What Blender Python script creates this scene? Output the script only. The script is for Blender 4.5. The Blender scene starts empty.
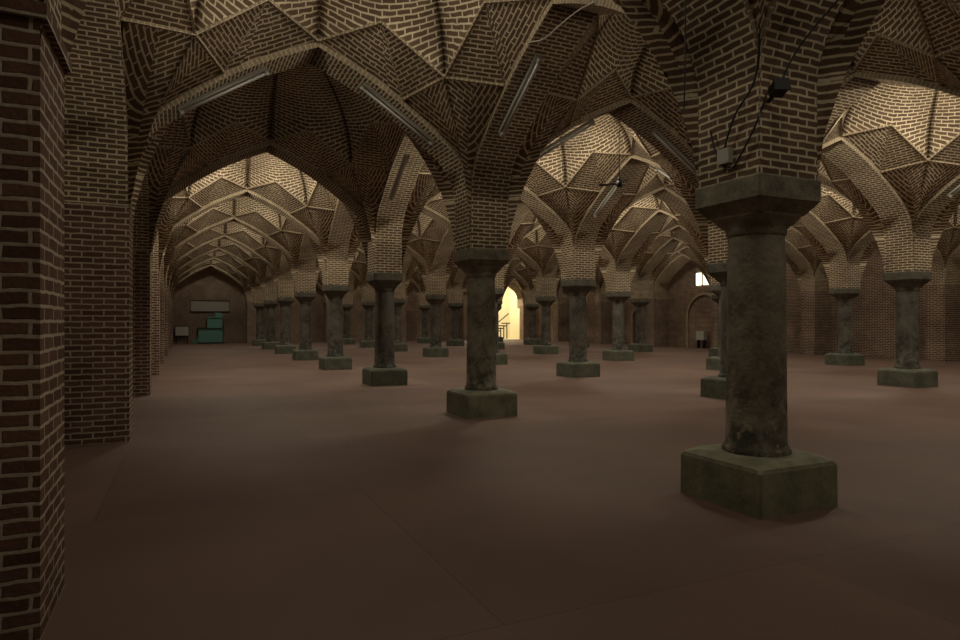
import bpy, math, random
import numpy as np
from mathutils import Vector, Matrix
random.seed(4)
D=bpy.data
scene=bpy.context.scene
scene.view_settings.view_transform='Standard'
S=5.4; W=0.32; A=S/2-W
Z0=2.60
# ------------------------------------------------ camera solve (real column footprint positions)
obs=[((0,0),757,519),((0,5.4),480,421),((0,10.8),383,386),((0,16.2),335,370),((0,21.6),304,358.5),
     ((5.4,10.8),576,379),((10.8,16.2),617,361),((10.8,5.4),905,391),((16.2,10.8),846,367),((5.4,16.2),499,363)]
BH=.43
def pred(p):
    cx,cy,th,f,H,y0=p
    out=[]
    for (x,y),ox,oy in obs:
        def pr(X,Y):
            rx,ry=X-cx,Y-cy
            z=rx*math.sin(th)+ry*math.cos(th); h=rx*math.cos(th)-ry*math.sin(th)
            return 480+f*h/z, y0+f*H/z
        out+= [pr(x,y)[0]-ox, pr(x-BH,y-BH)[1]-oy]
    return np.array(out)
p=np.array([-4.7,-4.1,math.radians(25.5),640.,1.6,318.])
for it in range(40):
    r=pred(p); J=np.zeros((len(r),6))
    for k in range(6):
        q=p.copy(); e=1e-4*max(1,abs(p[k])); q[k]+=e
        J[:,k]=(pred(q)-r)/e
    dp=np.linalg.lstsq(J.T@J+1e-6*np.diag(np.diag(J.T@J)),-J.T@r,rcond=None)[0]
    p=p+dp*0.7
CX,CY,TH,F,H,Y0=[float(v) for v in p]
def ray(px):
    k=(px-480)/F
    return (math.sin(TH)+k*math.cos(TH), math.cos(TH)-k*math.sin(TH))
def floorpt(px,py):
    Z=F*H/(py-Y0); d=ray(px); return CX+d[0]*Z, CY+d[1]*Z
p1=floorpt(67,590); p2=floorpt(124,441)
WX=(p1[0]*.6+p2[0]*.4)
GX=[WX-W,0,5.4,10.8,16.2,21.6]
GY=[-10.8+5.4*i for i in range(11)]   # -10.8 .. 43.2

# ------------------------------------------------ materials
def newmat(n):
    m=D.materials.new(n); m.use_nodes=True
    return m,m.node_tree.nodes,m.node_tree.links,m.node_tree.nodes['Principled BSDF']
def brick_mat(name,c1,c2,mo,bw=.23,rh=.08,ms=.011,bump=.5,rough=.9,vary=.45,warp=.022):
    m,N,L,B=newmat(name)
    uv=N.new('ShaderNodeUVMap')
    no=N.new('ShaderNodeTexNoise'); no.inputs['Scale'].default_value=9; no.inputs['Detail'].default_value=3
    geo=N.new('ShaderNodeNewGeometry'); L.new(geo.outputs['Position'],no.inputs['Vector'])
    sub=N.new('ShaderNodeVectorMath'); sub.operation='SUBTRACT'; sub.inputs[1].default_value=(.5,.5,.5)
    L.new(no.outputs['Color'],sub.inputs[0])
    sc=N.new('ShaderNodeVectorMath'); sc.operation='SCALE'; sc.inputs['Scale'].default_value=warp
    L.new(sub.outputs[0],sc.inputs[0])
    ad=N.new('ShaderNodeVectorMath'); L.new(uv.outputs[0],ad.inputs[0]); L.new(sc.outputs[0],ad.inputs[1])
    br=N.new('ShaderNodeTexBrick'); L.new(ad.outputs[0],br.inputs['Vector'])
    br.inputs['Scale'].default_value=1; br.inputs['Brick Width'].default_value=bw
    br.inputs['Row Height'].default_value=rh; br.inputs['Mortar Size'].default_value=ms
    br.inputs['Mortar Smooth'].default_value=.3
    br.inputs['Color1'].default_value=(*c1,1); br.inputs['Color2'].default_value=(*c2,1); br.inputs['Mortar'].default_value=(*mo,1)
    n2=N.new('ShaderNodeTexNoise'); n2.inputs['Scale'].default_value=1.1; n2.inputs['Detail'].default_value=9; n2.inputs['Roughness'].default_value=.75
    L.new(geo.outputs['Position'],n2.inputs['Vector'])
    mr=N.new('ShaderNodeMapRange'); mr.inputs['From Min'].default_value=.3; mr.inputs['From Max'].default_value=.7
    mr.inputs['To Min'].default_value=1-vary; mr.inputs['To Max'].default_value=1+vary*.5
    L.new(n2.outputs['Fac'],mr.inputs['Value'])
    mx=N.new('ShaderNodeVectorMath'); mx.operation='SCALE'
    L.new(br.outputs['Color'],mx.inputs[0]); L.new(mr.outputs[0],mx.inputs['Scale'])
    L.new(mx.outputs[0],B.inputs['Base Color'])
    B.inputs['Roughness'].default_value=rough; B.inputs['Specular IOR Level'].default_value=.15
    bp=N.new('ShaderNodeBump'); bp.inputs['Strength'].default_value=bump; bp.inputs['Distance'].default_value=.012
    inv=N.new('ShaderNodeMath'); inv.operation='SUBTRACT'; inv.inputs[0].default_value=1
    L.new(br.outputs['Fac'],inv.inputs[1])
    n3=N.new('ShaderNodeTexNoise'); n3.inputs['Scale'].default_value=40; L.new(geo.outputs['Position'],n3.inputs['Vector'])
    a2=N.new('ShaderNodeMath'); a2.operation='MULTIPLY_ADD'; a2.inputs[1].default_value=.6
    L.new(n3.outputs['Fac'],a2.inputs[0]); L.new(inv.outputs[0],a2.inputs[2])
    L.new(a2.outputs[0],bp.inputs['Height']); L.new(bp.outputs[0],B.inputs['Normal'])
    return m
M_vault=brick_mat('vault_brick',(.125,.080,.050),(.185,.122,.078),(.68,.575,.40),bw=.20,rh=.060,ms=.0105,bump=.3)
M_pier=brick_mat('pier_brick',(.135,.074,.050),(.215,.122,.084),(.56,.48,.37),bw=.23,rh=.070,ms=.0105,bump=.9)
M_rib=brick_mat('edge_brick',(.28,.22,.14),(.36,.28,.18),(.64,.54,.39),bw=.07,rh=.2,ms=.007)
def noise_mat(name,stops,scale=3,detail=8,rough=.7,bump=.2,bscale=20,dist=0,spec=.3,stain=None):
    m,N,L,B=newmat(name)
    tc=N.new('ShaderNodeNewGeometry'); oi=N.new('ShaderNodeObjectInfo')
    no=N.new('ShaderNodeTexNoise'); no.inputs['Scale'].default_value=scale; no.inputs['Detail'].default_value=detail
    no.inputs['Distortion'].default_value=dist; no.inputs['Roughness'].default_value=.72
    L.new(tc.outputs['Position'],no.inputs['Vector'])
    cr=N.new('ShaderNodeValToRGB'); L.new(no.outputs['Fac'],cr.inputs['Fac'])
    while len(cr.color_ramp.elements)<len(stops): cr.color_ramp.elements.new(.5)
    for e,(pp,c) in zip(cr.color_ramp.elements,stops): e.position=pp; e.color=(*c,1)
    col=cr.outputs['Color']
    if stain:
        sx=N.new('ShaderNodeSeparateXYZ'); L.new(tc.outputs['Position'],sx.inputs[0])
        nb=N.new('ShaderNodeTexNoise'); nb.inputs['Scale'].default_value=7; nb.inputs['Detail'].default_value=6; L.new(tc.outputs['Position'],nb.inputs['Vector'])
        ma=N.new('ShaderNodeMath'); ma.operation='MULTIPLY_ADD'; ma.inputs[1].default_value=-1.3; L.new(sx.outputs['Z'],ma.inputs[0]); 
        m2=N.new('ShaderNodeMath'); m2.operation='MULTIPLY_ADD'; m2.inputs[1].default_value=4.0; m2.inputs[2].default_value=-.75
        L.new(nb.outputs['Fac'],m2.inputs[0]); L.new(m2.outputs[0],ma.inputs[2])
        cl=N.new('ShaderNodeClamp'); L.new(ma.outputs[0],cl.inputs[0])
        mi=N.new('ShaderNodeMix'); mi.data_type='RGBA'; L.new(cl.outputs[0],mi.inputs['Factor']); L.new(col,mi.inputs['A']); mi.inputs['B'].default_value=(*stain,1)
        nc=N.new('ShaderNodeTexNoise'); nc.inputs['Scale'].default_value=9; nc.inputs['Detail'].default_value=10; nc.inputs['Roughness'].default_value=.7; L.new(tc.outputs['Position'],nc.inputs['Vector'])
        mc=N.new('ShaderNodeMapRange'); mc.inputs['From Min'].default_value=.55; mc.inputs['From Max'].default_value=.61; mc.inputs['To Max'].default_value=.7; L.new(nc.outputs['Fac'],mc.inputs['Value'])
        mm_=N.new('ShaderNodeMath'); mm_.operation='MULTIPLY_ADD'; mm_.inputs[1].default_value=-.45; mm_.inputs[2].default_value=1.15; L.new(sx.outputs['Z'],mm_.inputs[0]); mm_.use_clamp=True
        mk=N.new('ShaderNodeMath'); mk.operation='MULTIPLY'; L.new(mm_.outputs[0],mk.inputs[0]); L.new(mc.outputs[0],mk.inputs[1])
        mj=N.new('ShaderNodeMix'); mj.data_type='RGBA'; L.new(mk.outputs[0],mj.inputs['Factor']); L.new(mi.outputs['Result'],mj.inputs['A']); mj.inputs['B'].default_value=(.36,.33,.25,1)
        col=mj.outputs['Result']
    mu=N.new('ShaderNodeVectorMath'); mu.operation='MULTIPLY'; L.new(col,mu.inputs[0]); L.new(oi.outputs['Color'],mu.inputs[1])
    L.new(mu.outputs[0],B.inputs['Base Color'])
    B.inputs['Roughness'].default_value=rough; B.inputs['Specular IOR Level'].default_value=spec
    n3=N.new('ShaderNodeTexNoise'); n3.inputs['Scale'].default_value=bscale; n3.inputs['Detail'].default_value=7
    L.new(tc.outputs['Position'],n3.inputs['Vector'])
    bp=N.new('ShaderNodeBump'); bp.inputs['Strength'].default_value=bump; bp.inputs['Distance'].default_value=.02
    L.new(n3.outputs['Fac'],bp.inputs['Height']); L.new(bp.outputs[0],B.inputs['Normal'])
    return m
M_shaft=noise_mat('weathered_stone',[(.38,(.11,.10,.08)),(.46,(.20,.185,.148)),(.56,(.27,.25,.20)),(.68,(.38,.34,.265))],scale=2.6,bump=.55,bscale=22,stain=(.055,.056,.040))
M_base=noise_mat('green_stone_base',[(.35,(.13,.14,.10)),(.52,(.21,.22,.15)),(.7,(.31,.305,.215))],scale=3.5,bump=.35)
M_cap=noise_mat('capital_stone',[(.35,(.13,.125,.10)),(.52,(.24,.222,.172)),(.72,(.36,.325,.245))],scale=5,bump=.5)
def plain(name,c,rough=.6,em=None,es=0,metal=0):
    return_m,N,L,B=newmat(name)
    B.inputs['Base Color'].default_value=(*c,1); B.inputs['Roughness'].default_value=rough; B.inputs['Metallic'].default_value=metal
    no=N.new('ShaderNodeTexNoise'); no.inputs['Scale'].default_value=30
    bp=N.new('ShaderNodeBump'); bp.inputs['Strength'].default_value=.05; L.new(no.outputs['Fac'],bp.inputs['Height']); L.new(bp.outputs[0],B.inputs['Normal'])
    if em: B.inputs['Emission Color'].default_value=(*em,1); B.inputs['Emission Strength'].default_value=es
    return return_m
M_white=plain('lamp_white',(.42,.41,.36)); M_tube=plain('tube_glass',(.6,.59,.54),.3)
M_wire=plain('pale_wire',(.45,.42,.35))
M_black=plain('black_rubber',(.015,.015,.015)); M_plaster=plain('cream_plaster',(.78,.70,.50),.9)
M_door=plain('door_wood',(.10,.035,.025)); M_green=plain('green_paint',(.10,.24,.19)); M_dark=plain('dark_metal',(.02,.02,.025),.4)
M_greywall=plain('grey_plaster',(.32,.30,.26),.9)
M_glass=plain('window_daylight',(.9,.9,.8),.5,(1,.88,.62),2.2)
# carpet
M_floor,N,L,B=newmat('carpet')
geo=N.new('ShaderNodeNewGeometry')
mp=N.new('ShaderNodeMapping'); mp.inputs['Location'].default_value=(.9,1.1,0); L.new(geo.outputs['Position'],mp.inputs['Vector'])
br=N.new('ShaderNodeTexBrick'); L.new(mp.outputs[0],br.inputs['Vector'])
br.inputs['Scale'].default_value=1; br.inputs['Brick Width'].default_value=4.0; br.inputs['Row Height'].default_value=2.7
br.inputs['Mortar Size'].default_value=.006; br.inputs['Mortar Smooth'].default_value=.6
br.inputs['Color1'].default_value=(.128,.076,.056,1); br.inputs['Color2'].default_value=(.158,.097,.072,1); br.inputs['Mortar'].default_value=(.09,.052,.04,1)
n=N.new('ShaderNodeTexNoise'); n.inputs['Scale'].default_value=.6; n.inputs['Detail'].default_value=8; L.new(geo.outputs['Position'],n.inputs['Vector'])
n4=N.new('ShaderNodeTexNoise'); n4.inputs['Scale'].default_value=120; n4.inputs['Detail'].default_value=3; L.new(geo.outputs['Position'],n4.inputs['Vector'])
mr=N.new('ShaderNodeMapRange'); mr.inputs['From Min'].default_value=.3; mr.inputs['From Max'].default_value=.7; mr.inputs['To Min'].default_value=.80; mr.inputs['To Max'].default_value=1.14
L.new(n.outputs['Fac'],mr.inputs['Value'])
sc=N.new('ShaderNodeVectorMath'); sc.operation='SCALE'; L.new(br.outputs['Color'],sc.inputs[0]); L.new(mr.outputs[0],sc.inputs['Scale']); L.new(sc.outputs[0],B.inputs['Base Color'])
B.inputs['Roughness'].default_value=.65; B.inputs['Specular IOR Level'].default_value=.3
bp=N.new('ShaderNodeBump'); bp.inputs['Strength'].default_value=.35; bp.inputs['Distance'].default_value=.01; L.new(n4.outputs['Fac'],bp.inputs['Height']); L.new(bp.outputs[0],B.inputs['Normal'])

# ------------------------------------------------ mesh builder
class MB:
    def __init__(s): s.v=[];s.f=[];s.uv=[];s.m=[];s.sm=[]
    def face(s,pts,uvs=None,mat=0,udir=None,smooth=False):
        pts=[Vector(q) for q in pts]
        if uvs is None:
            nn=Vector((0,0,0))
            for i in range(len(pts)): nn+=pts[i].cross(pts[(i+1)%len(pts)])
            if nn.length<1e-9: return
            nn.normalize()
            if udir is None:
                udir=Vector((0,0,1)).cross(nn)
                if udir.length<.1: udir=Vector((1,0,0))
            u=Vector(udir); u=(u-nn*u.dot(nn)).normalized(); vv=nn.cross(u)
            uvs=[(q.dot(u),q.dot(vv)) for q in pts]
        i0=len(s.v); s.v+= [tuple(q) for q in pts]; s.f.append(list(range(i0,i0+len(pts)))); s.uv+=uvs; s.m.append(mat); s.sm.append(smooth)
    def box(s,x0,x1,y0,y1,z0,z1,mat=0,faces='xXyYzZ'):
        P=lambda a,b,c:(a,b,c)
        if 'x' in faces: s.face([P(x0,y1,z0),P(x0,y0,z0),P(x0,y0,z1),P(x0,y1,z1)],mat=mat)
        if 'X' in faces: s.face([P(x1,y0,z0),P(x1,y1,z0),P(x1,y1,z1),P(x1,y0,z1)],mat=mat)
        if 'y' in faces: s.face([P(x0,y0,z0),P(x1,y0,z0),P(x1,y0,z1),P(x0,y0,z1)],mat=mat)
        if 'Y' in faces: s.face([P(x1,y1,z0),P(x0,y1,z0),P(x0,y1,z1),P(x1,y1,z1)],mat=mat)
        if 'z' in faces: s.face([P(x0,y1,z0),P(x1,y1,z0),P(x1,y0,z0),P(x0,y0,z0)],mat=mat)
        if 'Z' in faces: s.face([P(x0,y0,z1),P(x1,y0,z1),P(x1,y1,z1),P(x0,y1,z1)],mat=mat)
    def tube(s,a,b,r,mat=0,n=8):
        a=Vector(a);b=Vector(b);d=(b-a);Ln=d.length;d.normalize()
        x=d.orthogonal().normalized(); y=d.cross(x)
        R=[(x*math.cos(2*math.pi*i/n)+y*math.sin(2*math.pi*i/n))*r for i in range(n)]
        for i in range(n):
            j=(i+1)%n
            s.face([a+R[i],a+R[j],b+R[j],b+R[i]],uvs=[(0,i*r),(0,i*r+r),(Ln,i*r+r),(Ln,i*r)],mat=mat,smooth=n>5)
        s.face([a+q for q in R][::-1],mat=mat); s.face([b+q for q in R],mat=mat)
    def mesh(s,name,mats,weld=True):
        me=D.meshes.new(name); me.from_pydata(s.v,[],s.f)
        for m in mats: me.materials.append(m)
        ul=me.uv_layers.new(name='UVMap')
        ul.data.foreach_set('uv',[c for q in s.uv for c in q])
        me.polygons.foreach_set('material_index',s.m)
        me.polygons.foreach_set('use_smooth',s.sm)
        if weld:
            import bmesh
            bm=bmesh.new(); bm.from_mesh(me); bmesh.ops.remove_doubles(bm,verts=bm.verts,dist=1e-4); bm.to_mesh(me); bm.free()
        me.update(); return me
def obj(name,me,loc=(0,0,0),rot=(0,0,0),scale=(1,1,1),parent=None):
    o=D.objects.new(name,me); scene.collection.objects.link(o)
    o.location=loc;o.rotation_euler=rot;o.scale=scale
    if parent: o.parent=parent
    return o

# ------------------------------------------------ arch profile
R1=.98; PH=math.radians(60); ZC=3.31
prof=[];ext=[]
def sm(t): t=max(0,min(1,t)); return t*t*(3-2*t)
OFF=.07
def addp(d,z,phi):
    o=OFF*sm((z-3.1)/1.0); prof.append((d,z))
    ext.append((min(A,d+o*math.cos(phi)),z+o*math.sin(phi)))
addp(A,Z0,0);addp(A,2.95,0)
for i in range(11):
    ph=PH*i/10; addp(A-R1+R1*math.cos(ph),ZC+R1*math.sin(ph),ph)
px_,pz_=prof[-1]; t_=px_/math.sin(PH)
NL=8
for i in range(1,NL+1):
    f=i/NL; bul=.09*math.sin(math.pi*f)
    addp(px_*(1-f)+bul*math.cos(PH),pz_+t_*math.cos(PH)*f+bul*math.sin(PH),PH)
prof[-1]=(0,prof[-1][1]); ext[-1]=(0,prof[-1][1]+OFF/math.sin(PH))
def soffit(d):
    for (d0,z0),(d1,z1) in zip(prof[:-1],prof[1:]):
        if d1<=abs(d)<=d0 and d0>d1: return z0+(z1-z0)*(d0-abs(d))/(d0-d1)
    return Z0
KB=12+3
def make_arch(w0,w1,name):
    b=MB()
    for sgn in (1,-1):
        Ls=0
        for i in range(len(prof)-1):
            (d0,z0),(d1,z1)=prof[i],prof[i+1]; (e0,f0),(e1,f1)=ext[i],ext[i+1]
            dl=math.hypot(d1-d0,z1-z0)
            q=[(sgn*d0,w0,z0),(sgn*d0,w1,z0),(sgn*d1,w1,z1),(sgn*d1,w0,z1)]
            uv=[(w0,Ls),(w1,Ls),(w1,Ls+dl),(w0,Ls+dl)]
            b.face(q,uvs=uv,mat=0,smooth=True)
            for w in (w0,w1):
                b.face([(sgn*d0,w,z0),(sgn*d1,w,z1),(sgn*e1,w,f1),(sgn*e0,w,f0)],
                       uvs=[(Ls,0),(Ls+dl,0),(Ls+dl,.2),(Ls,.2)],mat=1)
            Ls+=dl
    return b.mesh(name,[M_vault,M_rib])
me_arch=make_arch(-W,W,'arch_mesh'); me_archw=make_arch(-W,W+.45,'wall_arch_mesh')
# ------------------------------------------------ vault bay
def make_vault():
    b=MB()
    P0=Vector((A,0,ext[-1][1])); Kt=Vector((1.98*math.cos(math.radians(22.5)),1.98*math.sin(math.radians(22.5)),5.50))
    mm=1.62; Mp=Vector((mm,mm,4.82)); kb=ext[KB]; Kb=Vector((A,kb[0],kb[1])); ZT=6.7
    tf=[]
    for k in range(4):
        c,s=round(math.cos(k*math.pi/2)),round(math.sin(k*math.pi/2))
        tf.append((lambda q,c=c,s=s:Vector((c*q[0]-s*q[1],s*q[0]+c*q[1],q[2])),1))
        tf.append((lambda q,c=c,s=s:Vector((c*q[0]+s*q[1],s*q[0]-c*q[1],q[2])),-1))
    for T,h in tf:
        def F_(pts,uvs=None,**k):
            pp=[T(q) for q in pts]
            if 'udir' in k: k['udir']=T((*k['udir'][:2],k['udir'][2]))
            b.face(pp,uvs=uvs,**k)
        n=6; zk=kb[1]; rows=[]
        for i in range(KB+1):
            d,z=ext[i]; s_=(z-Z0)/(zk-Z0)
            Dp=Vector((A-(A-mm)*s_**1.7,A-(A-mm)*s_**1.7,Z0+s_*(Mp.z-Z0)))
            Ap=Vector((A,d,z)); rows.append([Ap.lerp(Dp,j/n) for j in range(n+1)])
        for i in range(KB):
            for j in range(n):
                q=[rows[i][j],rows[i][j+1],rows[i+1][j+1],rows[i+1][j]]
                # herringbone: courses slope one way in the outer band, the other way in the inner band
                sg=1 if j<n//2 else -1
                an=math.radians(34)*sg; ca,sa=math.cos(an),math.sin(an)
                uv=[]
                for w in q:
                    u=(w.y-w.x)*.9; v=w.z*1.05
                    uv.append((u*ca-v*sa+(50 if h>0 else 90),u*sa+v*ca))
                if (q[0]-q[1]).length<1e-5: q=[q[0],q[2],q[3]]; uv=[uv[0],uv[2],uv[3]]
                F_(q,uvs=uv,smooth=True)
        for i in range(KB,len(ext)-1):
            F_([(A,ext[i][0],ext[i][1]),(A,ext[i+1][0],ext[i+1][1]),Kt],udir=P0-Kb)
        F_([Kb,Kt,Mp],udir=Mp-Kb)
        edge=[P0.lerp(Kt,i/6) for i in range(7)]+[Kt.lerp(Mp,i/6) for i in range(1,7)]
        NS=11; smax=.90
        def pt(e,k):
            s_=k/NS*smax*math.pi/2
            c=math.cos(s_); 
            return Vector((e.x*c,e.y*c,e.z+(ZT-e.z)*math.sin(s_)))
        for i in range(12):
            th0=math.atan2(edge[i].y,edge[i].x);th1=math.atan2(edge[i+1].y,edge[i+1].x)
            for k in range(NS):
                q=[pt(edge[i],k),pt(edge[i+1],k),pt(edge[i+1],k+1),pt(edge[i],k+1)]
                ang=[th0,th1,th1,th0]
                uv=[(ang[m]*2.0, q[m].z*.55+ (2.4-math.hypot(q[m].x,q[m].y))*.85) for m in range(4)]
                F_(q,uvs=uv,smooth=True)
        for a_,c_,r in ((P0,Kt,.024),(Kt,Mp,.024),(Mp,Kb,.024),(Kb,Kt,.014)):
            b.tube(T(a_),T(c_),r,mat=1,n=4)
    n=24
    for i in range(n):
        a0,a1=2*math.pi*i/n,2*math.pi*(i+1)/n
        R=.50
        b.face([(R*math.cos(a0),R*math.sin(a0),6.55),(R*math.cos(a1),R*math.sin(a1),6.55),(R*math.cos(a1),R*math.sin(a1),7.0),(R*math.cos(a0),R*math.sin(a0),7.0)],mat=0)
    b.face([(R*math.cos(2*math.pi*i/n),R*math.sin(2*math.pi*i/n),7.0) for i in range(n)],mat=0)
    return b.mesh('vault_bay_mesh',[M_vault,M_rib])
me_vault=make_vault()
ceil=D.objects.new('ceiling',None); scene.collection.objects.link(ceil)
LE={}
for i in range(5):
    for j in range(10):
        x0,x1,y0,y1=GX[i],GX[i+1],GY[j],GY[j+1]
        cx,cy=(x0+x1)/2,(y0+y1)/2
        sx=((x1-x0)/2-W)/A
        obj('vault_bay',me_vault,(cx,cy,0),scale=(sx,1,1),parent=ceil)
        LE[(i,j)]=(cx,cy)
for xi,gx in enumerate(GX):
    for j in range(10):
        cy=(GY[j]+GY[j+1])/2
        wall_= xi in(0,5)
        rz=math.pi/2 if xi!=5 else -math.pi/2
        obj('pointed_arch',me_archw if wall_ else me_arch,(gx,cy,0),rot=(0,0,rz))
for yj,gy in enumerate(GY):
    for i in range(5):
        x0,x1=GX[i],GX[i+1]
        wall_= yj in(0,10); sx=((x1-x0)/2-W)/A
        obj('pointed_arch',me_archw if wall_ else me_arch,((x0+x1)/2,gy,0),rot=(0,0,math.pi if yj==0 else 0),scale=(sx,1,1))
# ------------------------------------------------ column
def make_col():
    b=MB()
    def sq(hx,z,ch,n=8):
        c=ch
        return [Vector(q) for q in [(hx,-hx+c,z),(hx,hx-c,z),(hx-c,hx,z),(-hx+c,hx,z),(-hx,hx-c,z),(-hx,-hx+c,z),(-hx+c,-hx,z),(hx-c,-hx,z)]]
    def loft(rings,mat,smooth=False):
        for r0,r1 in zip(rings[:-1],rings[1:]):
            for k in range(len(r0)):
                l=(k+1)%len(r0); b.face([r0[k],r0[l],r1[l],r1[k]],mat=mat,smooth=smooth)
        b.face(rings[-1],mat=mat)
    loft([sq(.43,0,.015),sq(.43,.33,.02),sq(.42,.36,.04),sq(.37,.395,.10),sq(.34,.40,.10)],0)
    def circ(r,z,n=32,p=2):
        out=[]
        for k in range(n):
            t=2*math.pi*k/n+math.pi/n; c,s=math.cos(t),math.sin(t)
            rr=r/((abs(c)**p+abs(s)**p)**(1/p)) if p!=2 else r
            out.append(Vector((rr*c,rr*s,z)))
        return out
    loft([circ(.265,.38),circ(.27,.42),circ(.255,.45),circ(.238,.47),circ(.235,.8),circ(.232,1.1),circ(.229,1.5),circ(.224,1.9),circ(.218,2.2),circ(.218,2.24)],1,True)
    loft([circ(.225,2.17),circ(.235,2.19),circ(.235,2.22),circ(.235,2.24,p=2.6),circ(.245,2.27,p=5),circ(.26,2.31,p=10),circ(.275,2.34,p=14)],2,True)
    loft([sq(.27,2.33,.02),sq(.30,2.37,.02),sq(.335,2.42,.015),sq(.343,2.43,.012),sq(.345,2.59,.012),sq(.335,2.605,.02)],2)
    return b.mesh('stone_column_mesh',[M_base,M_shaft,M_cap])
me_col=make_col()
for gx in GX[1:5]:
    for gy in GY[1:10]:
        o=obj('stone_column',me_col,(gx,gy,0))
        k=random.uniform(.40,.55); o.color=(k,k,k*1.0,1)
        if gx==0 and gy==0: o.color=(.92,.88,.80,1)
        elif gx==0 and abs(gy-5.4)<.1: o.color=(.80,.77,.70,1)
# ------------------------------------------------ piers + walls
def pier(x0,x1,y0,y1,ledge=False):
    b=MB(); e=.012
    b.box(x0,x1+e,y0-e,y1+e,0,2.88,faces='xXyYZ')
    if ledge: b.box(x0,x1+e+.03,y0-e-.03,y1+e+.03,2.86,2.93)
    return obj('brick_pier',b.mesh('brick_pier_mesh',[M_pier]))
DW=W+.45
for gy in GY:
    y0,y1=gy-W,gy+W
    pier(GX[0]-DW,GX[0]+W,y0,y1,abs(gy)<.1); pier(GX[5]-W-.012,GX[5]+DW,y0,y1)
for gx in GX[1:5]:
    pier(gx-W,gx+W,GY[0]-DW,GY[0]+W); pier(gx-W,gx+W,GY[10]-W,GY[10]+DW)
xa,xb,ya,yb=GX[0]-DW,GX[5]+DW,GY[0]-DW,GY[10]+DW
def wall(name,*a,mats=[M_pier]):
    b=MB(); b.box(*a); return obj(name,b.mesh(name,mats))
wall('wall_left',xa-.3,xa,ya-.3,yb+.3,0,7.2)
wall('wall_right',xb,xb+.3,ya-.3,yb+.3,0,7.2)
wall('wall_back',xa-.3,xb+.3,ya-.3,ya,0,7.2)
OX0,OX1=GX[4]+W,GX[5]-W
wall('wall_far',xa-.3,OX0,yb,yb+.3,0,7.2)
b=MB(); b.box(xa-.3,xb+.3,ya-.3,yb+.3,-.1,0,faces='xXyYzZ'); obj('floor',b.mesh('floor',[M_floor]))
b=MB(); y2=yb+3.5
b.box(OX0-.1,OX0,yb,y2,0,6,faces='xX'); b.box(xb,xb+.1,yb,y2,0,6,faces='xX'); b.box(OX0-.1,xb+.1,y2,y2+.1,0,6,faces='yY'); b.box(OX0-.1,xb+.1,yb,y2,6,6.1); b.box(OX0-.1,xb+.1,yb,y2,-.1,0.0)
obj('wall_stairwell',b.mesh('wall_stairwell',[M_plaster]))
b=MB()
for k in range(6):
    b.box(19.6+k*.3,19.95+k*.3,yb+1.6,yb+2.6,.2+k*.22,.30+k*.22)
    b.box(19.6+k*.3,19.68+k*.3,yb+1.6,yb+1.66,.0,.30+k*.22)
b.tube((19.6,yb+1.6,.9),(21.3,yb+1.6,2.2),.05); 
obj('metal_staircase',b.mesh('metal_staircase',[M_dark]))
# ---- far wall fittings (left aisle end)
def far_x(px):
    d=ray(px); t=(yb-CY)/d[1]; return CX+d[0]*t
xg=far_x(210)
b=MB()
b.box(xg-.75,xg+.75,yb-1.1,yb-.1,.1,1.0,mat=0); b.box(xg-.8,xg+.8,yb-1.15,yb-.08,1.0,1.06,mat=1)
b.box(xg-.2,xg+.75,yb-.7,yb-.1,1.06,1.75,mat=0); b.box(xg-.25,xg+.8,yb-.75,yb-.08,1.75,1.82,mat=0)
b.box(xg+.3,xg+.75,yb-.5,yb-.1,1.82,2.1,mat=0); b.box(xg-.8,xg+.8,yb-1.15,yb-.1,.0,.1,mat=1)
for k in range(2): b.box(xg-1.1+k*.2,xg-.75,yb-.9,yb-.2,k*.25,k*.25+.25,mat=0)
obj('green_pulpit',b.mesh('green_pulpit',[M_green,M_dark]))
xw=far_x(182)
b=MB(); b.box(xw-.4,xw+.4,yb-.25,yb-.2,.55,1.15,mat=0); b.box(xw-.45,xw+.45,yb-.2,yb-.17,.5,1.2,mat=1)
for s_ in (-.35,.35): b.box(xw+s_-.03,xw+s_+.03,yb-.24,yb-.18,0,.55,mat=1)
obj('notice_board',b.mesh('notice_board',[M_white,M_dark]))
xm=(GX[0]+GX[1])/2
b=MB(); b.box(xm-1.2,xm+1.2,yb-.06,yb-.01,2.2,2.9,mat=0); b.box(xm-1.25,xm+1.25,yb-.09,yb-.01,2.9,2.94,mat=1); b.box(xm-1.25,xm+1.25,yb-.09,yb-.01,2.16,2.2,mat=1)
obj('wall_banner',b.mesh('wall_banner',[M_greywall,M_dark]))
# ------------------------------------------------ right wall window, niche, door
def pointed(wd,spring,top,n=8):
    pts=[(-wd,0),( wd,0)]
    for i in range(n+1):
        f=i/n; a_=f*math.pi/2; pts.append((wd*math.cos(a_)**.9,spring+(top-spring)*(math.sin(a_)*.8+.2*f)))
    for i in range(n-1,-1,-1):
        f=i/n; a_=f*math.pi/2; pts.append((-wd*math.cos(a_)**.9,spring+(top-spring)*(math.sin(a_)*.8+.2*f)))
    return pts
def panel(name,cy,wd,spring,top,mat,frame=M_rib):
    b=MB(); P=pointed(wd,spring,top); Q=pointed(wd+.14,spring,top+.16)
    x=xb-.02
    b.face([(x,cy-u,z) for u,z in P],mat=0)
    for k in range(1,len(P)):
        l=(k+1)%len(P)
        b.face([(x-.1,cy-P[k][0],P[k][1]),(x-.1,cy-P[l][0],P[l][1]),(x-.1,cy-Q[l][0],Q[l][1]),(x-.1,cy-Q[k][0],Q[k][1])],mat=1)
        b.face([(x-.1,cy-P[k][0],P[k][1]),(x-.1,cy-P[l][0],P[l][1]),(x,cy-P[l][0],P[l][1]),(x,cy-P[k][0],P[k][1])],mat=1)
    return obj(name,b.mesh(name,[mat,frame]))
panel('blind_niche',23.6,1.25,1.8,3.0,M_pier)
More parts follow.
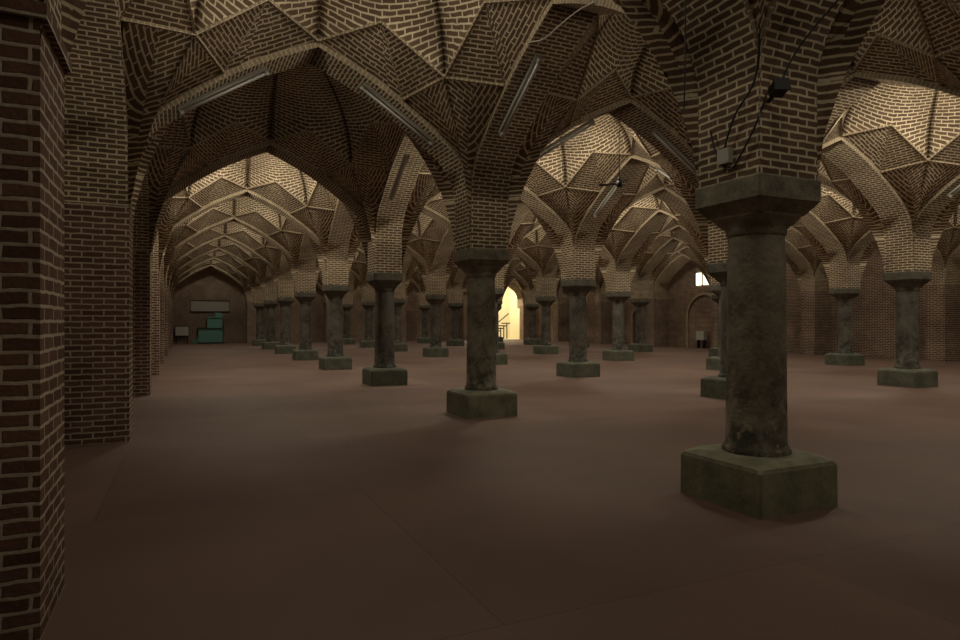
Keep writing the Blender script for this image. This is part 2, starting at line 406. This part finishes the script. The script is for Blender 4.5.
panel('door_1',29.3,.6,1.8,2.3,M_door)
b=MB(); b.box(xb-.4,xb-.15,23.3,23.9,.45,.95,mat=0); b.box(xb-.38,xb-.17,23.35,23.4,0,.45,mat=1); b.box(xb-.38,xb-.17,23.8,23.85,0,.45,mat=1)
obj('wall_heater',b.mesh('wall_heater',[M_white,M_dark]))
b=MB(); b.box(xb-.06,xb-.01,23.2,24.3,3.55,4.25,mat=0)
for q in (23.15,23.72,24.25): b.box(xb-.1,xb-.01,q,q+.06,3.5,4.3,mat=1)
obj('window_1',b.mesh('window_1',[M_glass,M_dark]))
# ------------------------------------------------ lights
def area(name,loc,size,e,col,rot=(0,0,0),shape='DISK',sy=None):
    l=D.lights.new(name,'AREA'); l.shape=shape; l.size=size; l.energy=e; l.color=col
    if sy: l.size_y=sy
    o=D.objects.new(name,l); scene.collection.objects.link(o); o.location=loc; o.rotation_euler=rot; return o
warm=(1,.915,.74)
EN={(0,0):14,(0,1):20,(0,2):44,(0,3):3,(0,4):130,(0,5):85,(0,6):70,(1,0):14,(1,1):22,(1,2):12,(1,3):120,(2,1):30,(2,2):145,(2,4):150,(3,3):115,(1,4):80}
BE={(0,0):15,(0,1):18,(0,2):17,(0,3):1.2,(0,4):24,(1,0):14,(1,1):14,(1,2):4,(1,3):21,(2,2):22,(2,3):9}
for (i,j),(cx,cy) in LE.items():
    area('oculus_light',(cx,cy,6.6),.8,EN.get((i,j),54),warm)
    if j<=6:
        l=D.lights.new('vault_fill','POINT'); l.energy=BE.get((i,j),10); l.color=warm; l.shadow_soft_size=.06  # added fill light with no fixture, brightens soffits and vaults
        o=D.objects.new('vault_fill',l); scene.collection.objects.link(o); o.location=(cx,cy,4.9)
area('stairwell_light',(19.5,yb+1.5,5.8),2,450,(1,.90,.66))
w=D.worlds.new('World'); scene.world=w; w.use_nodes=True
w.node_tree.nodes['Background'].inputs[0].default_value=(.5,.6,.8,1); w.node_tree.nodes['Background'].inputs[1].default_value=.5
# ------------------------------------------------ lamps
b=MB(); b.box(-.65,.65,-.05,.05,-.05,.0,mat=0); b.tube((-.6,0,-.08),(.6,0,-.08),.02,mat=1); b.box(-.65,-.6,-.03,.03,-.11,-.05,mat=0); b.box(.6,.65,-.03,.03,-.11,-.05,mat=0)
me_l=b.mesh('fluorescent_lamp_mesh',[M_white,M_tube])
def lamp_on_arch(cx,cy,along,sgn,off,idx=15):
    i=idx; dd,zz=prof[i]; 
    (d0,z0),(d1,z1)=prof[i-1],prof[i+1]; ang=math.atan2(z1-z0,d0-d1)
    if along=='x': obj('fluorescent_lamp',me_l,(cx+sgn*dd,cy+off,zz-.06),rot=(0,sgn*ang,0))
    else: obj('fluorescent_lamp',me_l,(cx+off,cy+sgn*dd,zz-.06),rot=(0,sgn*ang,math.pi/2))
for cx,cy,al,sgs in ((GX[0]/2,5.4,'x',(1,-1)),(0,2.7,'y',(1,)),(2.7,5.4,'x',(1,-1)),(5.4,2.7,'y',(1,)),(10.8,2.7,'y',(1,-1)),(8.1,5.4,'x',(-1,)),(0,8.1,'y',(1,-1)),(5.4,8.1,'y',(1,-1))):
    for sg in sgs: lamp_on_arch(cx,cy,al,sg,-.12)
obj('fluorescent_lamp',me_l,(.95,0,3.98),rot=(0,-math.radians(52),0))
# ------------------------------------------------ cables, junction box, spotlight on near column
def cable(name,pts,r=.008,mat=M_black):
    c=D.curves.new(name,'CURVE'); c.dimensions='3D'; c.bevel_depth=r; c.bevel_resolution=2
    s=c.splines.new('NURBS'); s.points.add(len(pts)-1); s.order_u=3; s.use_endpoint_u=True
    for q,pnt in zip(s.points,pts): q.co=(*pnt,1)
    c.materials.append(mat); o=D.objects.new(name,c); scene.collection.objects.link(o); return o
b=MB(); b.box(-.37,-W,-.06,.06,2.74,2.86); obj('junction_box',b.mesh('junction_box',[M_white]))
b=MB(); b.box(-.05,.05,-.06,.04,-.04,.04,mat=0); b.tube((0,.04,0),(0,.14,0),.015,mat=0); b.box(-.06,.06,-.075,-.06,-.05,.05,mat=0)
obj('spotlight_fixture',b.mesh('spotlight_fixture',[M_black]),(-.28,-.45,3.2),rot=(-.3,0,-.4))
cable('electrical_cable',[(-.29,-.36,3.2),(-.35,-.34,3.0),(-.35,-.15,2.75),(-.34,-.05,2.66),(-.34,.1,2.8),(-.35,.15,3.05)])
cable('electrical_cable',[(-.35,-.0,2.86),(-.37,-.1,3.1),(-.36,-.3,3.25),(-.36,-.36,3.5),(-.5,-.5,3.9)])
cable('electrical_cable',[(-.2,-.38,3.2),(-.1,-.38,3.45),(.05,-.55,3.75),(.2,-.75,4.0)])
def onplane(px,y):
    d=ray(px); return CX+d[0]*(y-CY)/d[1]
x=onplane(685,0); z=soffit(x-GX[0]/2)
cable('hanging_cable',[(x,0,z+.02),(x+.01,0,z-.5),(x,.01,z-1.05)],.006)
x=onplane(180,5.3); z=soffit(x-GX[0]/2)
cable('hanging_cable',[(x,5.3,z+.02),(x-.02,5.3,z-.4),(x-.15,5.25,z-.75),(x-.3,5.3,z-.55),(x-.45,5.3,soffit(x-.45-GX[0]/2))],.006)
cable('hanging_cable',[(-W,3.3,soffit(.6)+.04),(-.36,3.1,4.95),(-.38,2.8,4.85),(-.38,2.4,4.88),(-.36,2.0,4.9),(-W,1.8,soffit(.9)+.04)],.009,M_wire)
# ceiling fan
fx,fy=4.05,7.2
b=MB(); b.tube((0,0,.15),(0,0,1.2),.010); b.tube((0,0,-.04),(0,0,.10),.06,n=16); b.tube((0,0,.10),(0,0,.16),.03,n=12)
for k in range(3):
    a_=k*2*math.pi/3+.3; c,s=math.cos(a_),math.sin(a_)
    def R_(u,v,z): return (u*c-v*s,u*s+v*c,z)
    b.face([R_(.05,-.02,.03),R_(.42,-.05,.02),R_(.42,.05,.05),R_(.05,.02,.04)]); b.face([R_(.05,-.02,.02),R_(.05,.02,.03),R_(.42,.05,.04),R_(.42,-.05,.01)])
obj('ceiling_fan',b.mesh('ceiling_fan',[M_dark]),(fx,fy,4.35))
# ------------------------------------------------ camera
cam=D.cameras.new('camera'); co=D.objects.new('camera',cam); scene.collection.objects.link(co)
co.location=(CX,CY,H); co.rotation_euler=(math.pi/2,0,-TH)
cam.sensor_width=36; cam.lens=F/960*36; cam.shift_y=(Y0-320)/960; cam.clip_end=300; cam.clip_start=.05
scene.camera=co
